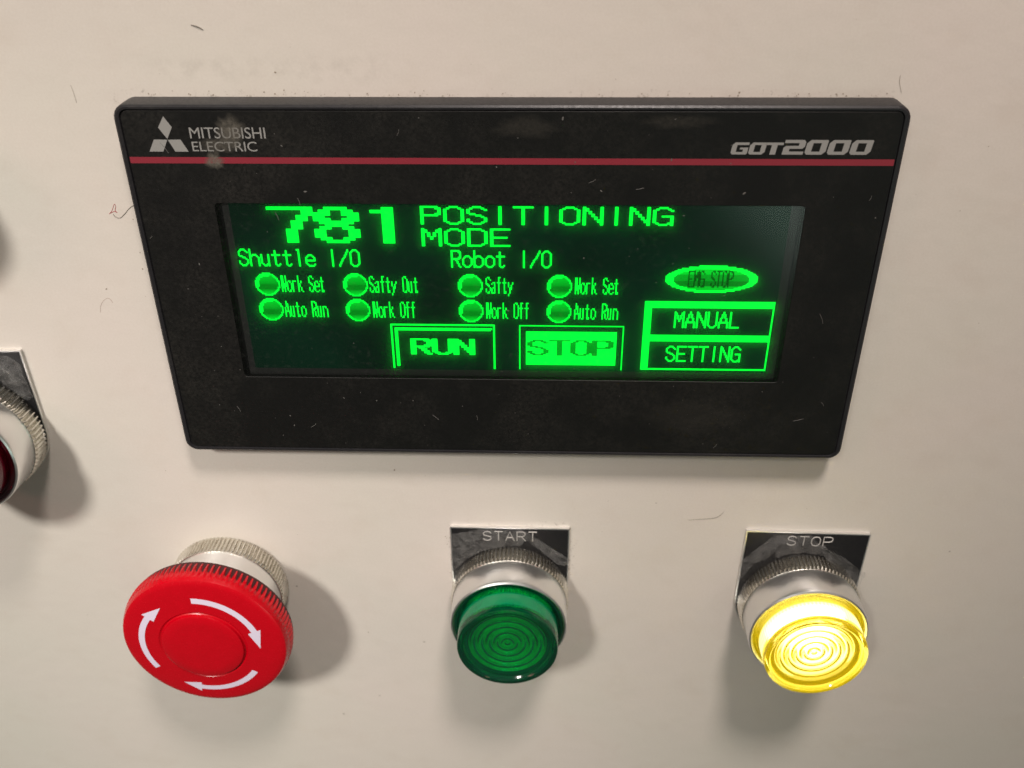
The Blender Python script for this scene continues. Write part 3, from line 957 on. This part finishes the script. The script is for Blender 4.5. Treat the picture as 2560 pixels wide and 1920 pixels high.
# ------------------------------------------------------------------ emergency stop
es = root('emergency_stop_button', -70.95, -81.4, 'red mushroom emergency stop button with pale turn arrows', 'emergency stop')
V, Fc = revolve([(12.5, .05), (14.0, .05), (14.55, .5), (14.50, 4.6), (14.15, 5.35), (13.2, 5.5)], knurl={'n': 92, 1: .05, 2: .62, 3: .62, 4: .12})
mesh_obj('knurled_nut', V, Fc, M['nickel'], es)
V, Fc = revolve([(13.3, 4.6), (13.9, 5.4), (13.9, 10.8), (13.6, 11.2), (11.5, 11.2), (11.0, 10.0)], 160)
mesh_obj('collar', V, Fc, M['alu'], es, smooth=True)
V, Fc = revolve([(10.8, 10.0), (10.8, 16.5)], 64)
mesh_obj('stem', V, Fc, M['black_plastic'], es, smooth=True)


def hface(r):
    return 21.35 + 0.9 * (1 - (r / 18.0) ** 2)


prof = [(10.5, 15.6), (17.6, 15.2), (18.9, 15.3), (19.45, 15.8), (19.75, 17.2), (19.72, 18.4), (19.5, 19.4), (19.3, 20.2), (18.95, 20.9), (18.3, 21.25), (17.7, 21.33)]
nk = {'n': 92, 2: .7, 3: .85, 4: .8, 5: .5, 6: .12}
for r in (17, 15.5, 14, 12.5, 11.2, 10.35): prof.append((r, hface(r)))
prof += [(10.15, hface(10) - 0.22), (9.85, hface(10) - 0.30), (9.6, hface(10) - 0.1), (9.45, hface(9.5) + 0.45)]
for r in (9.0, 7.0, 5.0, 3.0): prof.append((r, hface(r) + 0.62))
prof.append((0, hface(0) + 0.64))
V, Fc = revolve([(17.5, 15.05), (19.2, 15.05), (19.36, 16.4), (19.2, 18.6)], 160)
mesh_obj('rib_gap_ring', V, Fc, princ('dark_red_rib_gap', (0.05, 0.004, 0.005), 0.7), es, smooth=True)  # dark ring added behind the ribs to darken the gaps between them
V, Fc = revolve(prof, 4, nk)
mesh_obj('mushroom_head', V, Fc, M['red'], es, smooth=True)


def arrow_mesh(a_tail, a_neck, a_tip, rc, wd, head_w, offs=(0, 0)):
    V, Fc = [], []
    n = 26
    for i in range(n + 1):
        a = math.radians(a_tail + (a_neck - a_tail) * i / n)
        for r in (rc + wd / 2, rc - wd / 2):
            x, y = offs[0] + r * math.cos(a), offs[1] + r * math.sin(a)
            V.append((x, y, hface(math.hypot(x, y)) + 0.05))
    for i in range(n):
        Fc.append((2 * i, 2 * i + 1, 2 * i + 3, 2 * i + 2))
    a0, a1 = math.radians(a_neck), math.radians(a_tip)
    o = len(V)
    for r, a in ((rc + head_w / 2, a0), (rc - head_w / 2, a0), (rc - 0.1, a1)):
        x, y = offs[0] + r * math.cos(a), offs[1] + r * math.sin(a)
        V.append((x, y, hface(math.hypot(x, y)) + 0.055))
    x, y = offs[0] + rc * math.cos(a0), offs[1] + rc * math.sin(a0)
    Fc.append((o, o + 1, o + 2))
    return V, Fc


for at, an, ti in ((90, 20, -2), (212, 143, 123), (325, 260, 242)):
    V, Fc = arrow_mesh(at, an, ti, 13.9, 1.45, 3.2, (-0.55, -0.35))
    mesh_obj('turn_arrow', V, Fc, M['arrow'], es)

# ------------------------------------------------------------------ loose hairs and pen marks
def on_panel(pts, z=0.12): return [(x, y, z) for x, y in pts]


def smooth_path(pts, n=8):
    out = []
    P = [Vector(p) for p in pts]
    P = [P[0]] + P + [P[-1]]
    for i in range(1, len(P) - 2):
        for k in range(n):
            t = k / n
            a, b, c, d = P[i - 1], P[i], P[i + 1], P[i + 2]
            out.append(0.5 * ((2 * b) + (-a + c) * t + (2 * a - 5 * b + 4 * c - d) * t * t + (-a + 3 * b - 3 * c + d) * t ** 3))
    out.append(P[-2])
    return [tuple(p) for p in out]


def marks(name, paths, r, mat, label, cat, taper=None):
    V, Fc = join([tube(smooth_path(on_panel(p, z)), r, 5, taper) for p, z in paths])
    o = mesh_obj(name, V, Fc, mat)
    o.matrix_world = UP
    if label: o['label'] = label; o['category'] = cat
    return o


pt = lambda t: 0.35 + 0.65 * math.sin(math.pi * min(1, max(0, t)))
marks('dark_sliver', [([(-56.98, 50.82), (-56.17, 50.63), (-55.51, 50.35), (-54.86, 49.96)], 0.1)], 0.10, M['dark_hair'], 'short dark sliver lying on the panel above the left half of the display', 'lint', pt)
marks('curved_hair', [([(42.03, -59.62), (45.58, -59.28), (48.52, -58.84), (49.89, -57.69), (50.32, -56.74)], 0.1)], 0.036, M['dark_hair'], 'long thin curved hair on the panel left of the STOP plate', 'hair', pt)
marks('fine_hair', [([(71.0, 42.12), (71.09, 40.91), (71.8, 39.07)], 0.08)], 0.025, M['speck'], 'fine short hair above the top right corner of the display', 'hair')
marks('fine_hair', [([(-81.68, 40.27), (-81.49, 38.93), (-81.38, 37.1)], 0.08)], 0.025, M['speck'], 'fine short hair left of the top left corner of the display', 'hair')
pm = marks('pen_scribble', [([(-80.21, 15.24), (-79.44, 16.0), (-78.71, 17.29), (-78.53, 16.76), (-78.85, 16.0), (-78.51, 15.55), (-79.05, 15.79), (-79.88, 15.4)], 0.0)], 0.06, M['pen'], 'small red looped pen scribble left of the display', 'pen mark')
th = marks('loose_thread', [([(-79.4, 15.31), (-79.0, 14.71), (-78.16, 14.5), (-77.11, 15.26), (-75.45, 16.77), (-73.4, 17.6)], 0.1)], 0.035, M['dark_hair'], 'thin thread curving from the red scribble to the display edge', 'thread')
marks('pen_scribble', [([(-87.15, -6.58), (-86.66, -4.88), (-85.69, -3.7), (-84.66, -3.26), (-84.06, -4.02)], 0.0), ([(-84.67, -3.29), (-84.27, -3.59), (-83.98, -4.35)], 0.0)], 0.045, princ('faint_pen', (0.36, 0.27, 0.23), 0.7), 'faint arched pen mark left of the lower half of the display', 'pen mark')
# dark specks stuck to the paint
parts = []
rnd = random.Random(4)
for x, y, r in [(-42.8, 42.6, .22), (42.5, 39.1, .25), (-27.1, -46.4, .25), (-75.9, 3.5, .16), (-75.7, 7.1, .12), (-75.6, 14.2, .1), (-37.6, -98.4, .2), (-84.6, -1.1, .22)] + \
        [(rnd.uniform(-70, -10), 38.4 + abs(rnd.gauss(0, .5)), rnd.uniform(.05, .17)) for _ in range(45)] + \
        [(rnd.uniform(-10, 70), 38.4 + abs(rnd.gauss(0, .3)), rnd.uniform(.05, .18)) for _ in range(30)] + \
        [(rnd.uniform(-100, 100), rnd.uniform(-120, 60), rnd.uniform(.04, .10)) for _ in range(40)] + \
        [(rnd.choice((-15.2, 14.6)) + rnd.gauss(0, .35), rnd.uniform(-78, -62), rnd.uniform(.05, .18)) for _ in range(34)]:
    a0 = rnd.uniform(0, 6)
    poly = [(x + r * rnd.uniform(.5, 1.2) * math.cos(a0 + k * 1.05), y + r * rnd.uniform(.5, 1.2) * math.sin(a0 + k * 1.05)) for k in range(6)]
    parts.append(ribbon_prism(poly, 0.0, 0.06))
V, Fc = join(parts)
o = mesh_obj('dirt_specks', V, Fc, M['speck']); o.matrix_world = UP
o['kind'] = 'stuff'; o['label'] = 'tiny dark specks of dirt stuck to the cream paint'; o['category'] = 'dirt'
